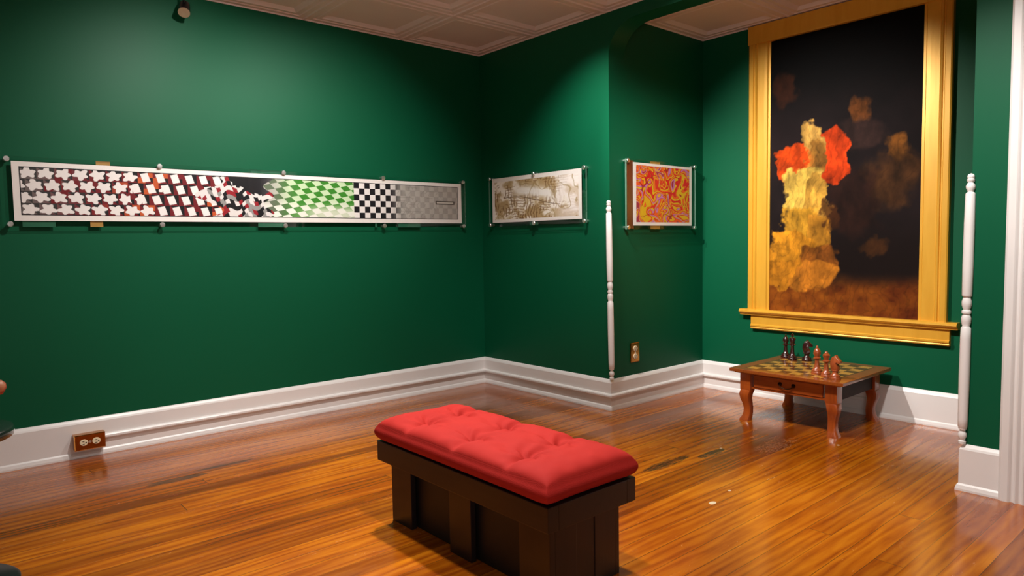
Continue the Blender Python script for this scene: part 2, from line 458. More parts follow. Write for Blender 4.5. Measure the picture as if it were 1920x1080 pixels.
# ------------------------------------------------------------------ outlets
def outlet(name, label, loc, rot, w, h, depth, horizontal, plate=BRASS):
    """local: plate in XZ plane, facing -Y"""
    t = thing(name, label, 'outlet', loc, rot)
    bm = box(NB(), (-w/2, -depth, -h/2), (w/2, 0, h/2), .006)
    obj('cover_plate', bm, plate, t)
    for s in (-1, 1):
        off = s*(w if horizontal else h)*.20
        ox, oz = (off, 0) if horizontal else (0, off)
        r = min(w, h)*.235
        bm = NB(); lathe(bm, [(r, 0), (r, .006), (r*.9, .009), (0, .009)], 24, Matrix.Translation((ox, -depth+.001, oz)) @ Matrix.Rotation(R(90), 4, 'X') @ Matrix.Diagonal((1, .88, 1, 1)))
        k = obj('receptacle', bm, IVORY, t, auto=40)
        bm = NB(); y = -depth-.0085
        for sx in (-1, 1):
            if horizontal: box(bm, (ox-r*.35, y-.002, oz+sx*r*.38-r*.06), (ox+r*.15, y, oz+sx*r*.38+r*.06))
            else: box(bm, (ox+sx*r*.38-r*.06, y-.002, oz-r*.1), (ox+sx*r*.38+r*.06, y, oz+r*.4))
        lathe(bm, [(r*.15, 0), (r*.15, .002), (0, .002)], 12, Matrix.Translation((ox+(r*.5 if horizontal else 0), y, oz-(0 if horizontal else r*.5))) @ Matrix.Rotation(R(90), 4, 'X'))
        obj('slots', bm, SLOT, k)
    bm = NB(); lathe(bm, [(.009, 0), (.009, .003), (0, .004)], 14, Matrix.Translation((0, -depth, 0)) @ Matrix.Rotation(R(90), 4, 'X'))
    obj('screw', bm, CHROME, t)
    return t
outlet('power_outlet', 'brass outlet box lying sideways on the white baseboard under the long print', (-3.705, -BT+.010, .122), (0, 0, 0), .195, .112, .07, True)
outlet('power_outlet', 'upright brass outlet with ivory sockets on the green wall below the square print', (.322, -b, .478), (0, 0, 0), .122, .178, .012, False)

# ------------------------------------------------------------------ numpy noise for printed pictures
_rng = np.random.RandomState(7)
_tab = _rng.rand(256, 256)
def vnoise(x, y, seed=0):
    xi = np.floor(x).astype(int); yi = np.floor(y).astype(int); xf = x-xi; yf = y-yi
    xf = xf*xf*(3-2*xf); yf = yf*yf*(3-2*yf)
    g = lambda i, j: _tab[(i+seed*37) % 256, (j+seed*91) % 256]
    return (g(xi, yi)*(1-xf)+g(xi+1, yi)*xf)*(1-yf) + (g(xi, yi+1)*(1-xf)+g(xi+1, yi+1)*xf)*yf
def fbm(x, y, seed=0, o=4, gain=.5):
    s = 0; a = 1; t = 0
    for k in range(o): s = s+a*vnoise(x*2**k, y*2**k, seed+k*3); t += a; a *= gain
    return s/t
def hashn(i, j, s=0): return _tab[(i.astype(int)*7+s*13) % 256, (j.astype(int)*11+s*29) % 256]
def srgb2lin(c): c = np.clip(c, 0, 255)/255; return np.where(c <= .04045, c/12.92, ((c+.055)/1.055)**2.4)
def lerp(a, b_, t): return a+(b_-a)*t[..., None]
def sm(a, b_, x): t = np.clip((x-a)/(b_-a), 0, 1); return t*t*(3-2*t)

ARTM = {}
def art_material(name, rough=.55, spec=.3):
    N = NT(name); a = N.n('ShaderNodeAttribute', attribute_name='print'); N.set(color=a.outputs['Color'], rough=rough, spec=spec); return N.m

def art_mesh(name, P0, U, V, nu, nv, fn, mat, parent, thick=(0, 0, 0)):
    """P0 + u*U + v*V, colours fn(u,v)->(…,3) sRGB 0-255"""
    u, v = np.meshgrid(np.linspace(0, 1, nu), np.linspace(0, 1, nv))
    P0, U, V = (np.array(q, float)*S for q in (P0, U, V))
    co = P0[None, None]+u[..., None]*U+v[..., None]*V
    col = srgb2lin(fn(u, v)); rgba = np.concatenate([col, np.ones(col.shape[:2]+(1,))], 2)
    idx = np.arange(nu*nv).reshape(nv, nu)
    q = np.stack([idx[:-1, :-1], idx[:-1, 1:], idx[1:, 1:], idx[1:, :-1]], -1).reshape(-1, 4)
    me = bpy.data.meshes.new(name)
    me.vertices.add(nu*nv); me.vertices.foreach_set('co', co.reshape(-1).astype(np.float32))
    me.loops.add(q.size); me.loops.foreach_set('vertex_index', q.reshape(-1).astype(np.int32))
    me.polygons.add(len(q)); me.polygons.foreach_set('loop_start', np.arange(0, q.size, 4, dtype=np.int32))
    me.update(calc_edges=True)
    at = me.color_attributes.new('print', 'FLOAT_COLOR', 'POINT'); at.data.foreach_set('color', rgba.reshape(-1).astype(np.float32))
    me.materials.append(mat); me.validate()
    o = bpy.data.objects.new(name, me); C.objects.link(o); o.parent = parent
    return o

def art_long(u, v):
    L = 3.67; Hh = .33
    x = u*L; y = v*Hh
    col = np.zeros(u.shape+(3,))
    white = np.array([236, 230, 228.]); black = np.array([14, 12, 16.]); dred = np.array([112, 20, 28.]); grey = np.array([120, 118, 116.]); org = np.array([190, 84, 40.])
    # lobed shapes growing into slanted diamonds
    cw, ch = .104, .0825
    row = np.floor(y/ch); xs = x/cw+row*.35; ci = np.floor(xs); a = xs-ci-.5; bb = y/ch-row-.5
    th = np.arctan2(bb, a); r = np.hypot(a, bb)
    k = sm(.12, .26, u)
    lobe = r < (.41+.09*np.cos(5*th+ci*1.3+row)+.05*np.cos(3*th+ci))
    slant = (np.abs(a+.25*bb) < .26) & (np.abs(bb-.25*a) < .40)
    w = np.where(k > hashn(ci, row, 5), slant, lobe)
    bgc = np.where(((a+bb) > 0)[..., None], lerp(grey*.45, black, sm(.05, .2, u)), lerp(np.array([110, 100, 98.]), dred, sm(.0, .14, u)))
    bgc = np.where(((hashn(ci, row, 2) > .6) & (a*bb > 0))[..., None], lerp(dred, org, sm(.1, .2, u)*(hashn(ci, row, 9) > .5)), bgc)
    A = np.where(w[..., None], white, bgc)
    # shards
    q1 = (x+.35*y)/.034; q2 = (y-.25*x+.02*np.sin(x*40))/.036; i1 = np.floor(q1+.6*np.sin(np.floor(q2)*3.1)); i2 = np.floor(q2)
    h = hashn(i1, i2, 3)
    Bc = np.where((h < .42)[..., None], white*.93, np.where((h < .62)[..., None], grey*1.2, np.where((h < .76)[..., None], dred*1.3, black)))
    sky = (v > .66-.12*np.sin(u*60)+.1*(hashn(np.floor(x/.03), np.zeros_like(x), 1)-.5)) & (u > .385)
    Bc = np.where(sky[..., None], lerp(black*1.2, np.array([110, 106, 108.]), sm(.43, .5, u)), Bc)
    # tilted green squares
    gx = (x*.94+y*.9)/.075; gy = (y*1.0-x*.22-.0)/.048
    chk = (np.floor(gx)+np.floor(gy)) % 2 > 0
    dk = lerp(np.array([96, 110, 88.]), np.array([58, 132, 40.]), sm(.47, .54, u)); dk = lerp(dk, np.array([206, 214, 190.]), sm(.45, .15, v)*sm(.5, .6, u))
    lt = lerp(np.array([176, 172, 166.]), np.array([196, 218, 178.]), sm(.46, .53, u)); lt = lerp(lt, np.array([232, 232, 222.]), sm(.55, .2, v))
    Cc = np.where(chk[..., None], dk, lt)
    # straight check, fading to grey
    cs = Hh/6; dx = (x-.68*L)/cs; dy = y/cs; ck = (np.floor(dx)+np.floor(dy)) % 2 > 0
    fade = sm(.77, .83, u)
    paleg = np.array([176, 170, 164.])
    Dc = np.where(ck[..., None], lerp(black*1.6, paleg*.9, fade), lerp(white, paleg, fade))
    lines = (np.sin(x*140+3*np.sin(y*60)) > .72) & (vnoise(x*22, y*30, 4) > .55) | ((np.sin(y*190) > .8) & (vnoise(x*9, y*44, 6) > .58))
    lam = np.where(lines & (u > .80), .22*(1-sm(.9, 1, u)), 0)
    Dc = lerp(Dc, np.array([90, 88, 84.])+0*Dc, lam)
    box1 = (u > .925) & (u < .988) & (np.abs(v-.5) < .055); box2 = (u > .929) & (u < .984) & (np.abs(v-.5) < .022)
    Dc = np.where(box1[..., None], np.array([70, 64, 58.]), Dc); Dc = np.where(box2[..., None], np.array([196, 190, 182.]), Dc)
    e1 = .335+.03*np.sin(v*9); e2 = .465+.012*np.sin(v*14); e3 = .68
    col = np.where((u < e1)[..., None], A, np.where((u < e2)[..., None], Bc, np.where((u < e3)[..., None], Cc, Dc)))
    bd = (x < .006) | (x > L-.006) | (y < .006) | (y > Hh-.006)
    return np.where(bd[..., None], black*1.5, col)

def art_sepia(u, v):
    x = u*1.18; y = v*.39
    wx = x+.06*fbm(x*7, y*9, 2); wy = y+.05*fbm(x*6, y*7, 5)
    cream = np.array([244, 236, 226.]); sep = np.array([96, 60, 26.]); ol = np.array([158, 124, 70.])
    n = fbm(wx*9, wy*11, 1, 5)
    col = lerp(cream+0*u[..., None], ol, sm(.40, .66, n)*.75)
    fine = (np.sin(wx*160+12*n) > .25) & (fbm(x*10, y*12, 8) > .5)
    col = lerp(col, sep+0*col, np.where(fine, .55, 0)*(1-sm(.62, .9, u)))
    hz = (np.sin(wy*230+9*n) > .35) & (fbm(x*8+3, y*10, 9) > .5)
    col = lerp(col, sep+0*col, np.where(hz, .4, 0)*(1-.6*sm(.65, .95, u)))
    sw = np.exp(-((v-.62-.10*np.sin(u*5))/.13)**2)*sm(.15, .35, u)*(1-sm(.62, .8, u))
    col = lerp(col, np.array([240, 236, 232.])+0*col, np.clip(sw*1.1, 0, .92))
    edge = np.abs(v-.44-.14*np.sin(u*5+.4)) < .012
    col = lerp(col, np.array([92, 70, 50.])+0*col, np.where(edge & (u > .12) & (u < .8), .6, 0))
    col = lerp(col, np.array([246, 236, 236.])+0*col, .55*sm(.66, .85, u)*(fbm(x*8, y*8, 12) > .42))
    col = lerp(col, np.array([150, 126, 80.])+0*col, .5*np.where(np.abs(fbm(x*5, y*5, 14, 3)-.5) < .02, 1, 0))
    return col

def art_swirl(u, v):
    x = u*.80; y = v*.52
    a = fbm(x*5, y*5, 3, 2); q = fbm(x*5+3*a, y*5+2.4*a+7, 6, 2); n = fbm(x*7+3*q, y*8+3*a, 11, 2)
    pal = np.array([[196, 120, 176], [222, 172, 34], [214, 34, 38], [232, 104, 34], [222, 176, 34], [214, 30, 34], [226, 168, 34], [232, 90, 36]], float)
    k = (np.clip((n-.22)/.56, 0, .999)*len(pal)*1.6).astype(int) % len(pal)
    col = pal[k]
    f = (np.clip((n-.22)/.56, 0, .999)*len(pal)*1.6) % 1
    line = (f < .12) | (np.abs(q-.5) < .010)
    return lerp(col, np.array([150, 26, 40.])+0*col, np.where(line, .8, 0))

def art_big(u, v):
    # u left-right, v bottom-top; warm abstract patches on a near-black ground
    t = 1-v; x = u*1.28; y = t*2.43
    wx = u+.16*(fbm(x*5, y*5, 1)-.5)+.06*(fbm(x*22, y*18, 4)-.5); wt = t+.08*(fbm(x*5, y*5, 2)-.5)+.03*(fbm(x*20, y*20, 5)-.5)
    col = lerp(np.array([5, 5, 5.])+0*u[..., None], np.array([34, 25, 26.]), sm(.05, .4, t)*(.35+.9*fbm(x*3, y*3, 7)))
    col = lerp(col, np.array([22, 14, 12.])+0*col, sm(.6, .82, t)*.8)
    def patch(cx, ct, rx, rt, rgb, s=1., soft=.5):
        nonlocal col
        d = (np.abs((wx-cx)/rx)**3+np.abs((wt-ct)/rt)**3)
        m = (1-sm(1-soft, 1+soft*.4, d))*s
        tex = .42+1.05*fbm(x*11, y*7, int(cx*97) % 31, 5, .62)
        col = lerp(col, np.array(rgb, float)*.88*tex[..., None], m)
    # ground band
    g = sm(.855, .93, t+.03*(fbm(x*5, y*5, 9)-.5)+.02*u)
    gc = lerp(np.array([150, 84, 20.])+0*col, np.array([70, 26, 10.]), fbm(x*12, y*14, 13, 5)*.9+.25*sm(.5, 1, u))
    col = lerp(col, gc, g)
    patch(.12, .19, .09, .07, (84, 40, 20), .55, .9)
    patch(.64, .29, .08, .045, (140, 78, 30), .8, .9)
    patch(.66, .37, .17, .06, (66, 44, 38), .7, .9)
    patch(.87, .44, .08, .045, (150, 90, 30), .8, .9)
    patch(.84, .54, .17, .09, (92, 56, 26), .75, .9)
    patch(.70, .76, .09, .03, (84, 48, 20), .7, .9)
    patch(.60, .60, .16, .12, (52, 28, 20), .7, .9)
    patch(.17, .46, .13, .075, (236, 78, 18), 1, .25)
    patch(.46, .45, .13, .085, (228, 70, 20), 1, .25)
    patch(.20, .53, .13, .03, (120, 40, 20), .8, .5)
    patch(.31, .38, .085, .07, (230, 176, 84), 1, .4)
    patch(.32, .46, .07, .07, (190, 130, 50), .95, .5)
    patch(.24, .56, .17, .075, (240, 196, 84), 1, .3)
    patch(.36, .58, .10, .07, (226, 170, 66), 1, .3)
    patch(.24, .68, .17, .085, (222, 160, 44), 1, .3)
    patch(.36, .70, .08, .07, (190, 128, 36), .95, .4)
    patch(.20, .77, .18, .07, (216, 142, 32), 1, .3)
    patch(.45, .64, .05, .05, (80, 44, 20), .8, .7)
    patch(.34, .80, .13, .06, (150, 84, 26), .9, .4)
    patch(.12, .86, .12, .06, (214, 136, 30), .95, .35)
    patch(.34, .87, .15, .05, (204, 124, 34), .95, .35)
    fold = np.abs(np.sin((wx*1.2+wt*.7)*46+6*fbm(x*5, y*5, 3)))
    dark = sm(.5, .0, fold)*.22*sm(30, 90, col[..., 0])
    col = lerp(col, col*.35, dark)
    return col

ART = art_material('printed_paper'); CANV = art_material('printed_canvas', .7, .08)

# ------------------------------------------------------------------ acrylic sandwiched prints on standoffs
def wall_print(label, origin, rotz, W_, Z0, Z1, mx0, mx1, mz0, mz1, ax0, ax1, az0, az1, stand, fn, nu, nv, tapes):
    """local frame: X along the wall to the right, Y into the wall, Z up. Front faces -Y"""
    t = thing('acrylic_wall_print', label, 'print', origin, (0, 0, rotz))
    g = .040
    for y0, y1, nm in ((-g-.006, -g, 'front_acrylic_sheet'), (-g+.004, -g+.010, 'back_acrylic_sheet')):
        bm = box(NB(), (0, y0, Z0), (W_, y1, Z1))
        for f in bm.faces:
            if abs(f.normal.y) < .5: f.material_index = 1
        bm.normal_update()
        for f in bm.faces: f.material_index = 0 if abs(f.normal.y) > .5 else 1
        obj(nm, bm, [ACR, ACE], t)
    obj('paper_border', box(NB(), (mx0, -g+.001, mz0), (mx1, -g+.003, mz1)), PAPER, t)
    art_mesh('printed_picture', (ax0, -g+.0005, az0), (ax1-ax0, 0, 0), (0, 0, az1-az0), nu, nv, fn, ART, t)
    for x0, x1, z0, z1, m in tapes:
        obj('mounting_tape', box(NB(), (x0, -g+.0105, z0), (x1, -g+.0125, z1)), m, t)
    for x, z in stand:
        bm = NB()
        Mx = Matrix.Translation((x, 0, z)) @ Matrix.Rotation(R(90), 4, 'X')
        lathe(bm, [(.013, 0), (.013, .028), (.013, .0295)], 20, Mx)
        lathe(bm, [(.019, g+.006), (.019, g+.016), (.016, g+.020), (0, g+.021)], 20, Mx)
        obj('standoff', bm, CHROME, t, auto=35)
    return t
# long print on the left wall (wall plane y=0)
X0 = -4.105
wall_print('very long panoramic print with black and white checks near its right end', (X0, 0, 0), 0, 3.85, 1.655, 2.128,
           .046, 3.802, 1.697, 2.097, .086, 3.757, 1.735, 2.064,
           [(.020, 2.110), (.020, 1.674), (.960, 2.113), (.960, 1.672), (1.925, 2.115), (1.925, 1.668), (2.888, 2.116), (2.888, 1.668), (3.82, 2.116), (3.82, 1.668)],
           art_long, 1500, 150,
           [(.545, .635, 2.04, 2.127, TAPEG), (.490, .570, 1.656, 1.75, TAPEG), (1.655, 1.92, 2.06, 2.127, TAPEW), (1.70, 1.93, 1.656, 1.73, TAPEW), (.09, .28, 1.656, 1.74, TAPEW), (2.80, 2.82, 1.656, 1.74, TAPEW), (3.05, 3.30, 1.656, 1.73, TAPEW)])
# sepia print on the back wall (plane x=0): local X -> -Y world
wall_print('wide sepia line drawing print behind clear acrylic between the corner and the spindle', (0, -.175, 0), R(-90), 1.36, 1.655, 2.165,
           .045, 1.302, 1.695, 2.145, .085, 1.265, 1.725, 2.105,
           [(.018, 2.147), (.018, 1.674), (.68, 2.147), (.68, 1.674), (1.342, 2.147), (1.342, 1.674)], art_sepia, 420, 150,
           [(.60, .72, 1.657, 1.74, TAPEW)])
# square print on the alcove side wall (plane y=-b)
wall_print('square red, yellow and lilac swirl print behind clear acrylic inside the alcove', (.172, -b, 0), 0, 1.04, 1.590, 2.212,
           .100, .986, 1.626, 2.186, .142, .948, 1.656, 2.164,
           [(.018, 2.194), (.018, 1.608), (1.022, 2.194), (1.022, 1.608)], art_swirl, 300, 200,
           [(.03, .12, 1.60, 2.20, TAPEB), (.36, .50, 2.12, 2.208, TAPEG), (.36, .50, 1.594, 1.66, TAPEG)])

# ------------------------------------------------------------------ big painting in a gold window-style frame
FX = c
t = thing('framed_painting', 'tall dark painting in a gold window-like frame with a sill, above the chess table', 'painting', (FX, -3.12, 0))
def L(y): return y+3.12     # local y
jp = [(0, 0), (0, .040), (.010, .046), (.045, .046), (.052, .036), (.060, .036), (.066, .044), (.078, .046), (.086, .036), (.150, .034), (.178, .032), (.186, .022), (.205, .020), (.205, 0)]
for nm, y0, sgn in (('side_board', -2.293, -1), ('side_board', -3.962, 1)):
    bm = NB(); extrude_profile(bm, jp, (0, L(y0), .826), (0, L(y0), 3.268), (0, sgn, 0), (-1, 0, 0)); obj(nm, bm, GOLD, t)
bm = box(NB(), (-.050, L(-3.970), 3.268), (0, L(-2.285), 3.434), .006); obj('head_board', bm, GOLD, t)
obj('painted_canvas_backing', box(NB(), (-.010, L(-3.762), .822), (-.001, L(-2.492), 3.272)), DARKP, t)
art_mesh('painted_canvas', (-.0115, L(-2.492), .826), (0, -1.27, 0), (0, 0, 2.444), 260, 440, art_big, CANV, t)
bm = NB(); extrude_profile(bm, [(0, 0), (-.070, 0), (-.082, -.010), (-.084, -.022), (-.074, -.034), (-.060, -.040), (-.056, -.055), (0, -.055)], (0, L(-4.045), .828), (0, L(-2.225), .828), (1, 0, 0), (0, 0, 1))
obj('sill', bm, GOLD, t)
bm = NB(); extrude_profile(bm, [(0, 0), (-.036, 0), (-.036, -.085), (-.046, -.090), (-.046, -.104), (-.036, -.110), (-.042, -.120), (-.034, -.130), (0, -.132)], (0, L(-3.985), .773), (0, L(-2.325), .773), (1, 0, 0), (0, 0, 1))
obj('apron', bm, GOLD, t)

# ------------------------------------------------------------------ turned white corner spindles
def spindle(label, loc, tilt):
    t = thing('corner_spindle', label, 'corner spindle', loc, tilt, 'white turned corner spindles')
    r = .026; Hs = 1.555
    P = [(.010, 0), (.019, .004), (.020, .018), (.013, .024), (.017, .034), (.023, .050), (.021, .066), (.012, .080), (.014, .086), (.021, .090), (.021, .098)]
    P += [(.024, .102), (.0255, .15), (.0275, .40), (.0270, .62), (.0255, .684)]
    P += [(.0205, .690), (.0185, .696), (.024, .715), (.0255, .740), (.021, .757), (.017, .764), (.0235, .768), (.0245, .776), (.0235, .784), (.017, .788), (.019, .796), (.0245, .815), (.0255, .835), (.020, .856), (.0175, .862)]
    P += [(.024, .868), (.0255, .874), (.0275, 1.05), (.0270, 1.28), (.0245, 1.455)]
    P += [(.021, 1.462), (.014, 1.466), (.017, 1.474), (.023, 1.488), (.024, 1.500), (.017, 1.515), (.014, 1.520), (.0195, 1.526), (.020, 1.538), (.015, 1.542)]
    P += [(.018, 1.546), (.0185, 1.556), (.014, 1.566), (0, 1.572)]
    obj('turned_post', lathe(NB(), P, 32), WHITE, t, auto=50)
    return t
spindle('white turned corner spindle between the sepia print and the alcove outlet', (-.008, -b-.018, HB), (R(-1.1), R(0.3), 0))
spindle('white turned corner spindle beside the fluted door casing', (-.012, -e+.012, HB), (R(.3), R(.2), 0))
for o in [q for q in bpy.data.objects if q.name.startswith('corner_spindle')]: del o['group']

# ------------------------------------------------------------------ bench
BX, BY, BL, BW, BH, BB = -2.4832, -3.1684, 1.3292, .5434, .4425, .3357
t = thing('bench', 'low dark-stained plank bench under the red tufted cushion', 'bench', (BX, BY, 0))
hx, hy = BW/2, BL/2
# top frame of mitred boards with an inner deck
bm = NB()
fw_ = .06
for s in (-1, 1):
    box(bm, (s*hx, -hy, BB), (s*(hx-fw_), hy, BH), .004)
for s in (-1, 1):
    box(bm, (-hx+fw_, s*hy, BB), (hx-fw_, s*(hy-fw_), BH), .004)
obj('top_frame', bm, DARKW, t)
obj('deck', box(NB(), (-hx+fw_, -hy+fw_, BB+.02), (hx-fw_, hy-fw_, BH-.004)), DARKW, t)
ix, iy = hx-.055, hy-.05
lw = .19; th = .03
# corner legs: L-shaped pairs of boards; middle boards; recessed panels
for sx in (-1, 1):
    for sy in (-1, 1):
        bm = NB()
        box(bm, (sx*ix, sy*iy, 0), (sx*(ix-th), sy*(iy-lw), BB), .004)
        box(bm, (sx*(ix-th), sy*iy, 0), (sx*(ix-th-.13), sy*(iy-th), BB), .004)
        obj('leg', bm, DARKV, t)
    obj('middle_board', box(NB(), (sx*ix, -.085, 0), (sx*(ix-th), .085, BB), .004), DARKV, t)
    obj('side_panel', box(NB(), (sx*(ix-th-.012), -iy+th, .004), (sx*(ix-th-.03), iy-th, BB)), DARKP, t)
for sy in (-1, 1):
    obj('end_panel', box(NB(), (-ix+th+.13, sy*(iy-.004), .004), (ix-th-.13, sy*(iy-th), BB)), DARKV, t)

# cushion: tufted, box edge
def cushion():
    t = thing('bench_cushion', 'red tufted cotton cushion lying on the dark bench', 'cushion', (BX, BY, BH))
    nu, nv = 150, 80
    cx, cy = BW/2+.008, BL/2+.008
    tufts = [(-.11+.0, y) for y in (.40, .0, -.38)] + [(.12, y) for y in (.42, .04, -.34)]
    bm = NB()
    def shape(u, v, top):
        # u,v in [-1,1]: u along y (long), v along x
        # pull the outline in a little between the corners (stuffed corners stay out)
        px = v*cx*(1-.035*(1-u*u)*0 - .03*(1-abs(u)**6)*abs(v)); py = u*cy*(1-.025*(1-abs(v)**4)*abs(u))
        du = 1-abs(u); dv = 1-abs(v)
        ed = min(du*cy, dv*cx)
        e1 = 1-(1-min(1, du*cy/.16))**3.2; e2 = 1-(1-min(1, dv*cx/.15))**3.2
        prof = (max(0, e1)*max(0, e2))**.5
        cu = max(0, abs(py)/cy-.90)/.10*max(0, abs(px)/cx-.80)/.20; px *= 1-.035*cu; py *= 1-.018*cu
        if not top:
            return px, py, .0+.016*(1-prof)
        zt = .080+.058*prof
        z = zt; cr = 0
        for tx, ty in tufts:
            dx, dy = px-tx, py-ty; d = math.hypot(dx, dy); a = math.atan2(dy, dx)
            z -= .018*math.exp(-(d/.035)**2)+.022*math.exp(-(d/.10)**2)
            cr += .0085*math.exp(-(d/.13)**2)*math.cos(6*a+tx*40+ty*9+6*d/.13)*min(1, d/.04)
        # soft creases joining the tufts
        for (x1, y1), (x2, y2) in [(tufts[0], tufts[1]), (tufts[1], tufts[2]), (tufts[3], tufts[4]), (tufts[4], tufts[5]), (tufts[0], tufts[3]), (tufts[1], tufts[4]), (tufts[2], tufts[5])]:
            vx, vy = x2-x1, y2-y1; q = max(0, min(1, ((px-x1)*vx+(py-y1)*vy)/(vx*vx+vy*vy)))
            d = math.hypot(px-x1-vx*q, py-y1-vy*q); z -= .008*math.exp(-(d/.03)**2)
        for tx, ty in tufts:   # pulls to the near side edge
            sx = -1 if tx < 0 else 1
            if px*sx > tx*sx: z -= .016*math.exp(-((py-ty-.02*sx)/.025)**2)*min(1, prof*1.3)
        w = .003*(vnoise(np.array(px*18+5), np.array(py*18+5), 2)-.5)*2
        return px, py, z+cr*prof+float(w)*prof
    def grid(top):
        G = []
        for i in range(nu+1):
            s = -1+2*i/nu; u = math.copysign(1-(1-abs(s))**1.25, s)
            rw = []
            for j in range(nv+1):
                q = -1+2*j/nv; v = math.copysign(1-(1-abs(q))**1.25, q)
                # rounded corners
                rw.append(shape(u, v, top))
            G.append(rw)
        return G
    GT = grid(True); GB = grid(False)
    VT = [[bm.verts.new(p) for p in r_] for r_ in GT]
    for i in range(nu):
        for j in range(nv): bm.faces.new((VT[i][j], VT[i+1][j], VT[i+1][j+1], VT[i][j+1]))
    # boundary ring bulge
    ring = [(i, 0) for i in range(nu)]+[(nu, j) for j in range(nv)]+[(i, nv) for i in range(nu, 0, -1)]+[(0, j) for j in range(nv, 0, -1)]
    prev = [VT[i][j] for i, j in ring]
    top_p = [Vector(GT[i][j]) for i, j in ring]; bot_p = [Vector(GB[i][j]) for i, j in ring]
    for k in range(1, 6):
        f = k/6; cur = []
        for a_, b_ in zip(top_p, bot_p):
            p = a_.lerp(b_, f); n = Vector((p.x/cx, p.y/cy, 0)); bul = .013*math.sin(math.pi*f)
            q = Vector((math.copysign(1, p.x) if abs(p.x) > cx*.93 else 0, math.copysign(1, p.y) if abs(p.y) > cy*.95 else 0, 0))
            cur.append(bm.verts.new(p+q*bul))
        for i in range(len(ring)):
            j = (i+1) % len(ring); bm.faces.new((prev[i], prev[j], cur[j], cur[i]))
        prev = cur
    VB = [[bm.verts.new(p) for p in r_] for r_ in GB]
    for i in range(nu):
        for j in range(nv): bm.faces.new((VB[i][j], VB[i][j+1], VB[i+1][j+1], VB[i+1][j]))
    last = [VB[i][j] for i, j in ring]
    for i in range(len(ring)):
        j = (i+1) % len(ring); bm.faces.new((prev[i], prev[j], last[j], last[i]))
    cs = obj('cushion_cover', bm, RED, t, smooth=True)
    for tx, ty in tufts:
        z = shape(ty/cy, tx/cx, True)[2]
        obj('tuft', lathe(NB(), [(0, -.004), (.009, -.002), (.011, .002), (.007, .006), (0, .007)], 14, Matrix.Translation((tx, ty, z))), RED, t, smooth=True)
    return t
cushion()

# ------------------------------------------------------------------ chess table
TX, TY, TL, TW, TH, TT = .8952, -3.1249, .925, .885, .433, .027
t = thing('chess_table', 'low brown wooden chess table with curved legs and a drawer under the painting', 'table', (TX, TY, 0))
hx, hy = TW/2, TL/2
N = NT('inlaid_chessboard_top'); co = N.coord(); sep = N.n('ShaderNodeSeparateXYZ'); N.l(co, sep.inputs[0])
sq = .089*S
ax = N.math('DIVIDE', sep.outputs[0], sq); ay = N.math('DIVIDE', sep.outputs[1], sq)
par = N.math('MODULO', N.math('ADD', N.math('ADD', N.math('FLOOR', ax), N.math('FLOOR', ay)), 100), 2.0)
par = N.math('GREATER_THAN', par, .5)
mxx = N.math('MAXIMUM', N.math('ABSOLUTE', ax), N.math('ABSOLUTE', ay))
inside = N.math('LESS_THAN', mxx, 4.0); line = N.math('MULTIPLY', N.math('LESS_THAN', mxx, 4.12), N.math('GREATER_THAN', mxx, 4.0))
gn = N.noise(N.mapping(co, (3, 18, 1)), 9, 4)
lt = N.mix(gn, lin((176, 120, 40)), lin((206, 156, 70))); dkk = N.mix(gn, lin((84, 40, 16)), lin((112, 58, 24))); bd = N.mix(gn, lin((118, 56, 20)), lin((156, 80, 30)))
colr = N.mix(inside, bd, N.mix(par, dkk, lt)); colr = N.mix(line, colr, lin((70, 30, 12)))
N.set(color=colr, rough=.22, coat=.4, coatr=.1); BOARD = N.m
bm = box(NB(), (-hx, -hy, TH-TT), (hx, hy, TH), .006, 3); obj('table_top', bm, BOARD, t, auto=35)
obj('top_moulding', box(NB(), (-hx+.03, -hy+.03, TH-TT-.012), (hx-.03, hy-.03, TH-TT), .004), TABW, t)
ax_, ay_ = hx-.062, hy-.075; AT, AB = TH-TT-.012, TH-.165
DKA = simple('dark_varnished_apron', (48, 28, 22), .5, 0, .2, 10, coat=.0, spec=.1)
bm = NB(); box(bm, (ax_-.03, -ay_+.06, AB), (ax_-.01, ay_-.06, AT), .002); obj('apron', bm, TABW, t)
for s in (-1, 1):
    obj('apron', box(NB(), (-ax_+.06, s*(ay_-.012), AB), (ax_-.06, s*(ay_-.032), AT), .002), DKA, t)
# drawer
dr = obj('drawer', box(NB(), (-ax_+.006, -ay_+.105, AB+.018), (-ax_+.03, ay_-.105, AT-.010), .006, 3), TABW, t)
bm = NB(); box(bm, (-ax_+.012, -ay_+.06, AB), (-ax_+.034, ay_-.06, AB+.016), .002); box(bm, (-ax_+.012, -ay_+.06, AT-.008), (-ax_+.034, ay_-.06, AT), .002)
obj('drawer_rail', bm, TABW, t)
# bail handle
bm = NB(); zc = (AB+AT)/2+.012; xf = -ax_+.006
for s in (-1, 1):
    lathe(bm, [(.016, 0), (.016, .004), (.008, .006), (.007, .016), (0, .018)], 14, Matrix.Translation((xf, s*.055, zc)) @ Matrix.Rotation(R(-90), 4, 'Y'))
pts = [(xf-.016, .055*math.cos(a), zc-.030*math.sin(a)) for a in [math.pi*k/12 for k in range(13)]]
tube(bm, pts, .0045, 8)
obj('drawer_handle', bm, BRONZE, dr, smooth=True)
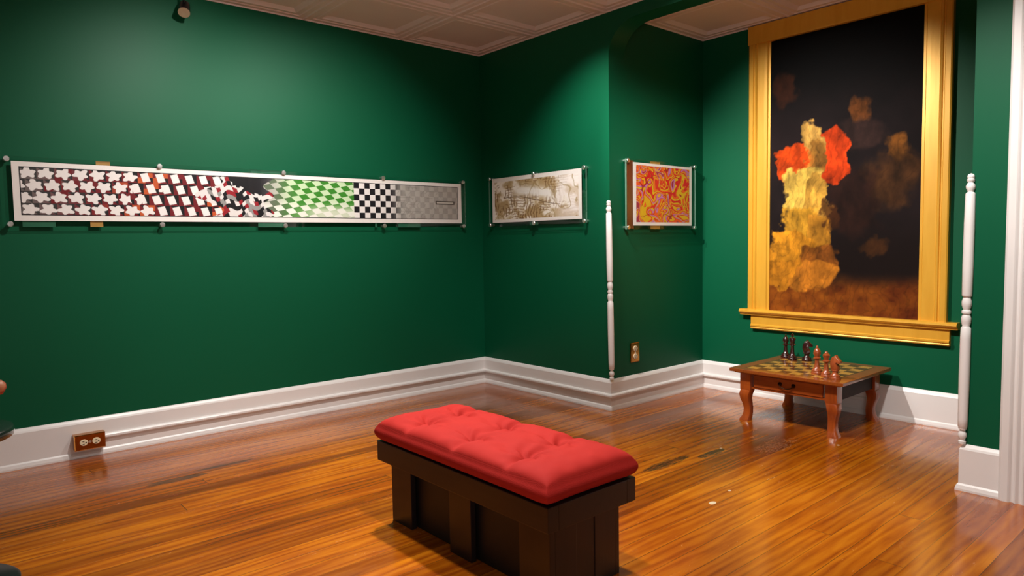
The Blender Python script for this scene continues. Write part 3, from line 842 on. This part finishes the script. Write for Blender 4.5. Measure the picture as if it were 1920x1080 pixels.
# cabriole legs
def leg(sx, sy):
    bm = NB()
    cx0, cy0 = sx*(ax_-.037), sy*(ay_-.037)
    box(bm, (cx0-.045, cy0-.045, AB-.012), (cx0+.045, cy0+.045, AT), .004)
    prof = [(AB-.012, .046, .000), (AB-.022, .047, .003), (AB-.050, .046, .010), (AB-.085, .040, .010), (AB-.125, .034, .002), (AB-.165, .031, -.004), (AB-.200, .032, -.003), (.035, .035, .002), (.014, .041, .010), (0, .043, .012)]
    rings = []
    ns = 10
    for z, w, off in prof:
        # rounded square ring
        rg = []
        for k in range(24):
            a = 2*math.pi*k/24; cxx, cyy = math.cos(a), math.sin(a); m = (abs(cxx)**5+abs(cyy)**5)**(-1/5)
            rg.append(bm.verts.new((cx0+sx*off+w*cxx*m, cy0+sy*off+w*cyy*m, z)))
        rings.append(rg)
    for a, b_ in zip(rings, rings[1:]):
        for k in range(24):
            j = (k+1) % 24; bm.faces.new((a[k], a[j], b_[j], b_[k]))
    bm.faces.new(rings[-1]); bm.faces.new(rings[0])
    obj('leg', bm, TABV, t, auto=40)
for sx in (-1, 1):
    for sy in (-1, 1): leg(sx, sy)

# ------------------------------------------------------------------ chess pieces
BASE = [(.0, 0), (.040, 0), (.041, .010), (.036, .018), (.038, .024), (.034, .032), (.022, .040)]
def knight_head(bm, z0, s=1.0):
    out = [(-.024, 0), (.026, 0), (.024, .020), (.012, .040), (.016, .050), (.036, .044), (.042, .054), (.036, .066), (.018, .082), (.006, .098), (-.004, .088), (-.016, .084), (-.028, .062), (-.032, .035)]
    t_ = bmesh.new(); rg = []
    for yy, k in ((-.016, .80), (-.010, 1), (.010, 1), (.016, .80)):
        mx = sum(p[0] for p in out)/len(out); mz = sum(p[1] for p in out)/len(out)
        rg.append([t_.verts.new(((mx+(x-mx)*k)*s, yy*s, z0+(mz+(z-mz)*k)*s)) for x, z in out])
    for a, b_ in zip(rg, rg[1:]):
        for k in range(len(out)):
            j = (k+1) % len(out); t_.faces.new((a[k], a[j], b_[j], b_[k]))
    t_.faces.new(rg[0]); t_.faces.new(rg[-1][::-1]); join(bm, t_)
KIND = {
    'bishop': [(.016, .070), (.014, .100), (.016, .108), (.025, .112), (.025, .118), (.016, .122), (.018, .130), (.026, .146), (.024, .164), (.014, .182), (.006, .190), (.008, .196), (.005, .203), (0, .205)],
    'king': [(.017, .070), (.014, .115), (.017, .124), (.028, .128), (.028, .136), (.018, .140), (.020, .150), (.028, .184), (.024, .190), (.010, .196)],
    'queen': [(.017, .070), (.014, .105), (.017, .112), (.027, .116), (.027, .123), (.018, .127), (.019, .135), (.028, .165), (.022, .172), (.012, .180), (.012, .184), (.008, .192), (0, .194)],
    'pawn': [(.015, .060), (.013, .085), (.022, .090), (.022, .096), (.013, .100), (.022, .112), (.024, .124), (.018, .138), (0, .145)],
}
def piece(kind, label, x, y, mat, s=1.0, rz=0):
    t = thing('chess_'+kind, label, 'chess piece', (x, y, TH), (0, 0, rz))
    bm = NB()
    if kind == 'knight':
        lathe(bm, BASE+[(.020, .058), (.028, .064), (.028, .072), (0, .074)], 22); obj('base', bm, mat, t, auto=50)
        h = NB(); knight_head(h, .070, 1.15); obj('horse_head', h, mat, t, auto=50)
    else:
        lathe(bm, BASE+KIND[kind]+([(0, .198)] if kind == 'king' else []), 22); obj('body', bm, mat, t, auto=50)
        if kind == 'king':
            h = NB(); box(h, (-.005, -.005, .194), (.005, .005, .228), .001); box(h, (-.004, -.013, .208), (.004, .013, .217), .001); obj('cross', h, mat, t)
        elif kind == 'queen' or kind == 'bishop':
            pass
    t.scale = (s, s, s)
    return t
piece('bishop', 'dark wooden chess bishop immediately left of the tall dark king', 1.225, -2.748, PDARK)
piece('king', 'tall dark wooden chess king with a cross near the back left board corner', 1.155, -2.845, PDARK)
piece('knight', 'dark wooden chess knight right of the tall dark king', 1.175, -2.965, PDARK, 1.0, R(-60))
piece('bishop', 'light brown chess bishop with a tall pointed head, leftmost of the light pieces', .685, -3.285, PLIGHT, 1.08)
piece('queen', 'light brown chess queen between the light bishop and the light knight', .625, -3.385, PLIGHT)
piece('knight', 'light brown chess knight nearest the front right corner of the board', .575, -3.475, PLIGHT, 1.0, R(-100))

# ------------------------------------------------------------------ black track spotlight hanging by the left wall
lp = Vector((-2.935, -.12, 3.262))
t = thing('track_spotlight', 'small unlit black spotlight hanging from the ceiling close to the left wall', 'spotlight', (lp.x, lp.y, H-.008))
dz = lp.z-(H-.008)
obj('canopy', lathe(NB(), [(0, 0), (.045, 0), (.045, -.02), (.02, -.03), (0, -.03)], 24), BLACK, t, auto=40)
obj('stem', tube(NB(), [(0, 0, -.02), (0, 0, dz+.07)], .009, 10), BLACK, t, smooth=True)
aim = Vector((-.25, -.55, -.8)).normalized()
Mh = Matrix.Translation((0, 0, dz+.03)) @ aim.to_track_quat('Z', 'Y').to_matrix().to_4x4() @ Matrix.Scale(.85, 4)
hd = obj('lamp_head', lathe(NB(), [(0, -.085), (.030, -.085), (.042, -.07), (.048, -.02), (.048, .045), (.044, .047), (.040, .02), (0, .016)], 28, Mh), BLACK, t, auto=40)
N = NT('unlit_lens'); N.set(color=(.8, .8, .8), rough=.3); N.val(N.b.inputs['Emission Color'], N.ramp(N.noise(N.coord(), 20, 1), [(0, (1, .9, .75)), (1, (1, .95, .85))])); N.b.inputs['Emission Strength'].default_value = 0; LENS = N.m  # spotlight is off, so the lens emits nothing
obj('lens', lathe(NB(), [(0, .020), (.036, .022), (.036, .024), (0, .026)], 24, Mh), LENS, hd)
obj('rim', lathe(NB(), [(.044, .040), (.050, .040), (.050, .048), (.044, .048)], 28, Mh), CHROME, hd, auto=40)

# ------------------------------------------------------------------ side table at the left edge with an ornament on it
PX, PY = -4.565, -1.905
t = thing('pedestal_table', 'round dark table whose rim just enters the photo at the left edge', 'table', (PX, PY, 0))
obj('table_top', lathe(NB(), [(0, .665), (.255, .665), (.275, .672), (.280, .690), (.275, .708), (.255, .714), (0, .714)], 64), simple('dark_glazed_top', (34, 40, 36), .12, 0, .2, 6, coat=.6), t, auto=40)
obj('pedestal', lathe(NB(), [(.07, .03), (.03, .06), (.025, .35), (.035, .40), (.025, .45), (.03, .60), (.09, .665)], 28), BLACK, t, smooth=True)
obj('base', lathe(NB(), [(0, 0), (.262, 0), (.267, .008), (.25, .020), (.10, .028), (.05, .04), (0, .04)], 64), BLACK, t, auto=40)

t = thing('flower_ornament', 'red and cream bloom with dark leaves standing at the left edge of the photo', 'ornament', (PX+.02, PY-.0, .714))
VG = simple('dark_green_vase_glaze', (20, 44, 34), .2, 0, .15, 10, coat=.5)
obj('vase', lathe(NB(), [(0, 0), (.04, 0), (.06, .02), (.05, .05), (.025, .08), (.022, .09), (0, .09)], 28), VG, t, smooth=True)
obj('stem', tube(NB(), [(0, 0, .08), (.05, -.045, .13), (.12, -.105, .165), (.18, -.156, .175)], .006, 8), VG, t, smooth=True)
N = NT('red_cream_petal'); N.set(color=N.ramp(N.noise(N.coord(), 26, 2), [(.4, lin((150, 24, 12))), (.6, lin((170, 110, 76)))]), rough=.5); PET = N.m
obj('bloom', lathe(NB(), [(0, -.03), (.022, -.026), (.036, 0), (.034, .02), (.02, .034), (0, .038)], 24, Matrix.Translation((.191, -.166, .19))), PET, t, smooth=True)
bm = NB(); tube(bm, [(.05, -.045, .13), (.11, -.095, .20), (.165, -.14, .245), (.193, -.168, .262)], [.004, .014, .012, .002], 8); obj('leaf', bm, VG, t, smooth=True)
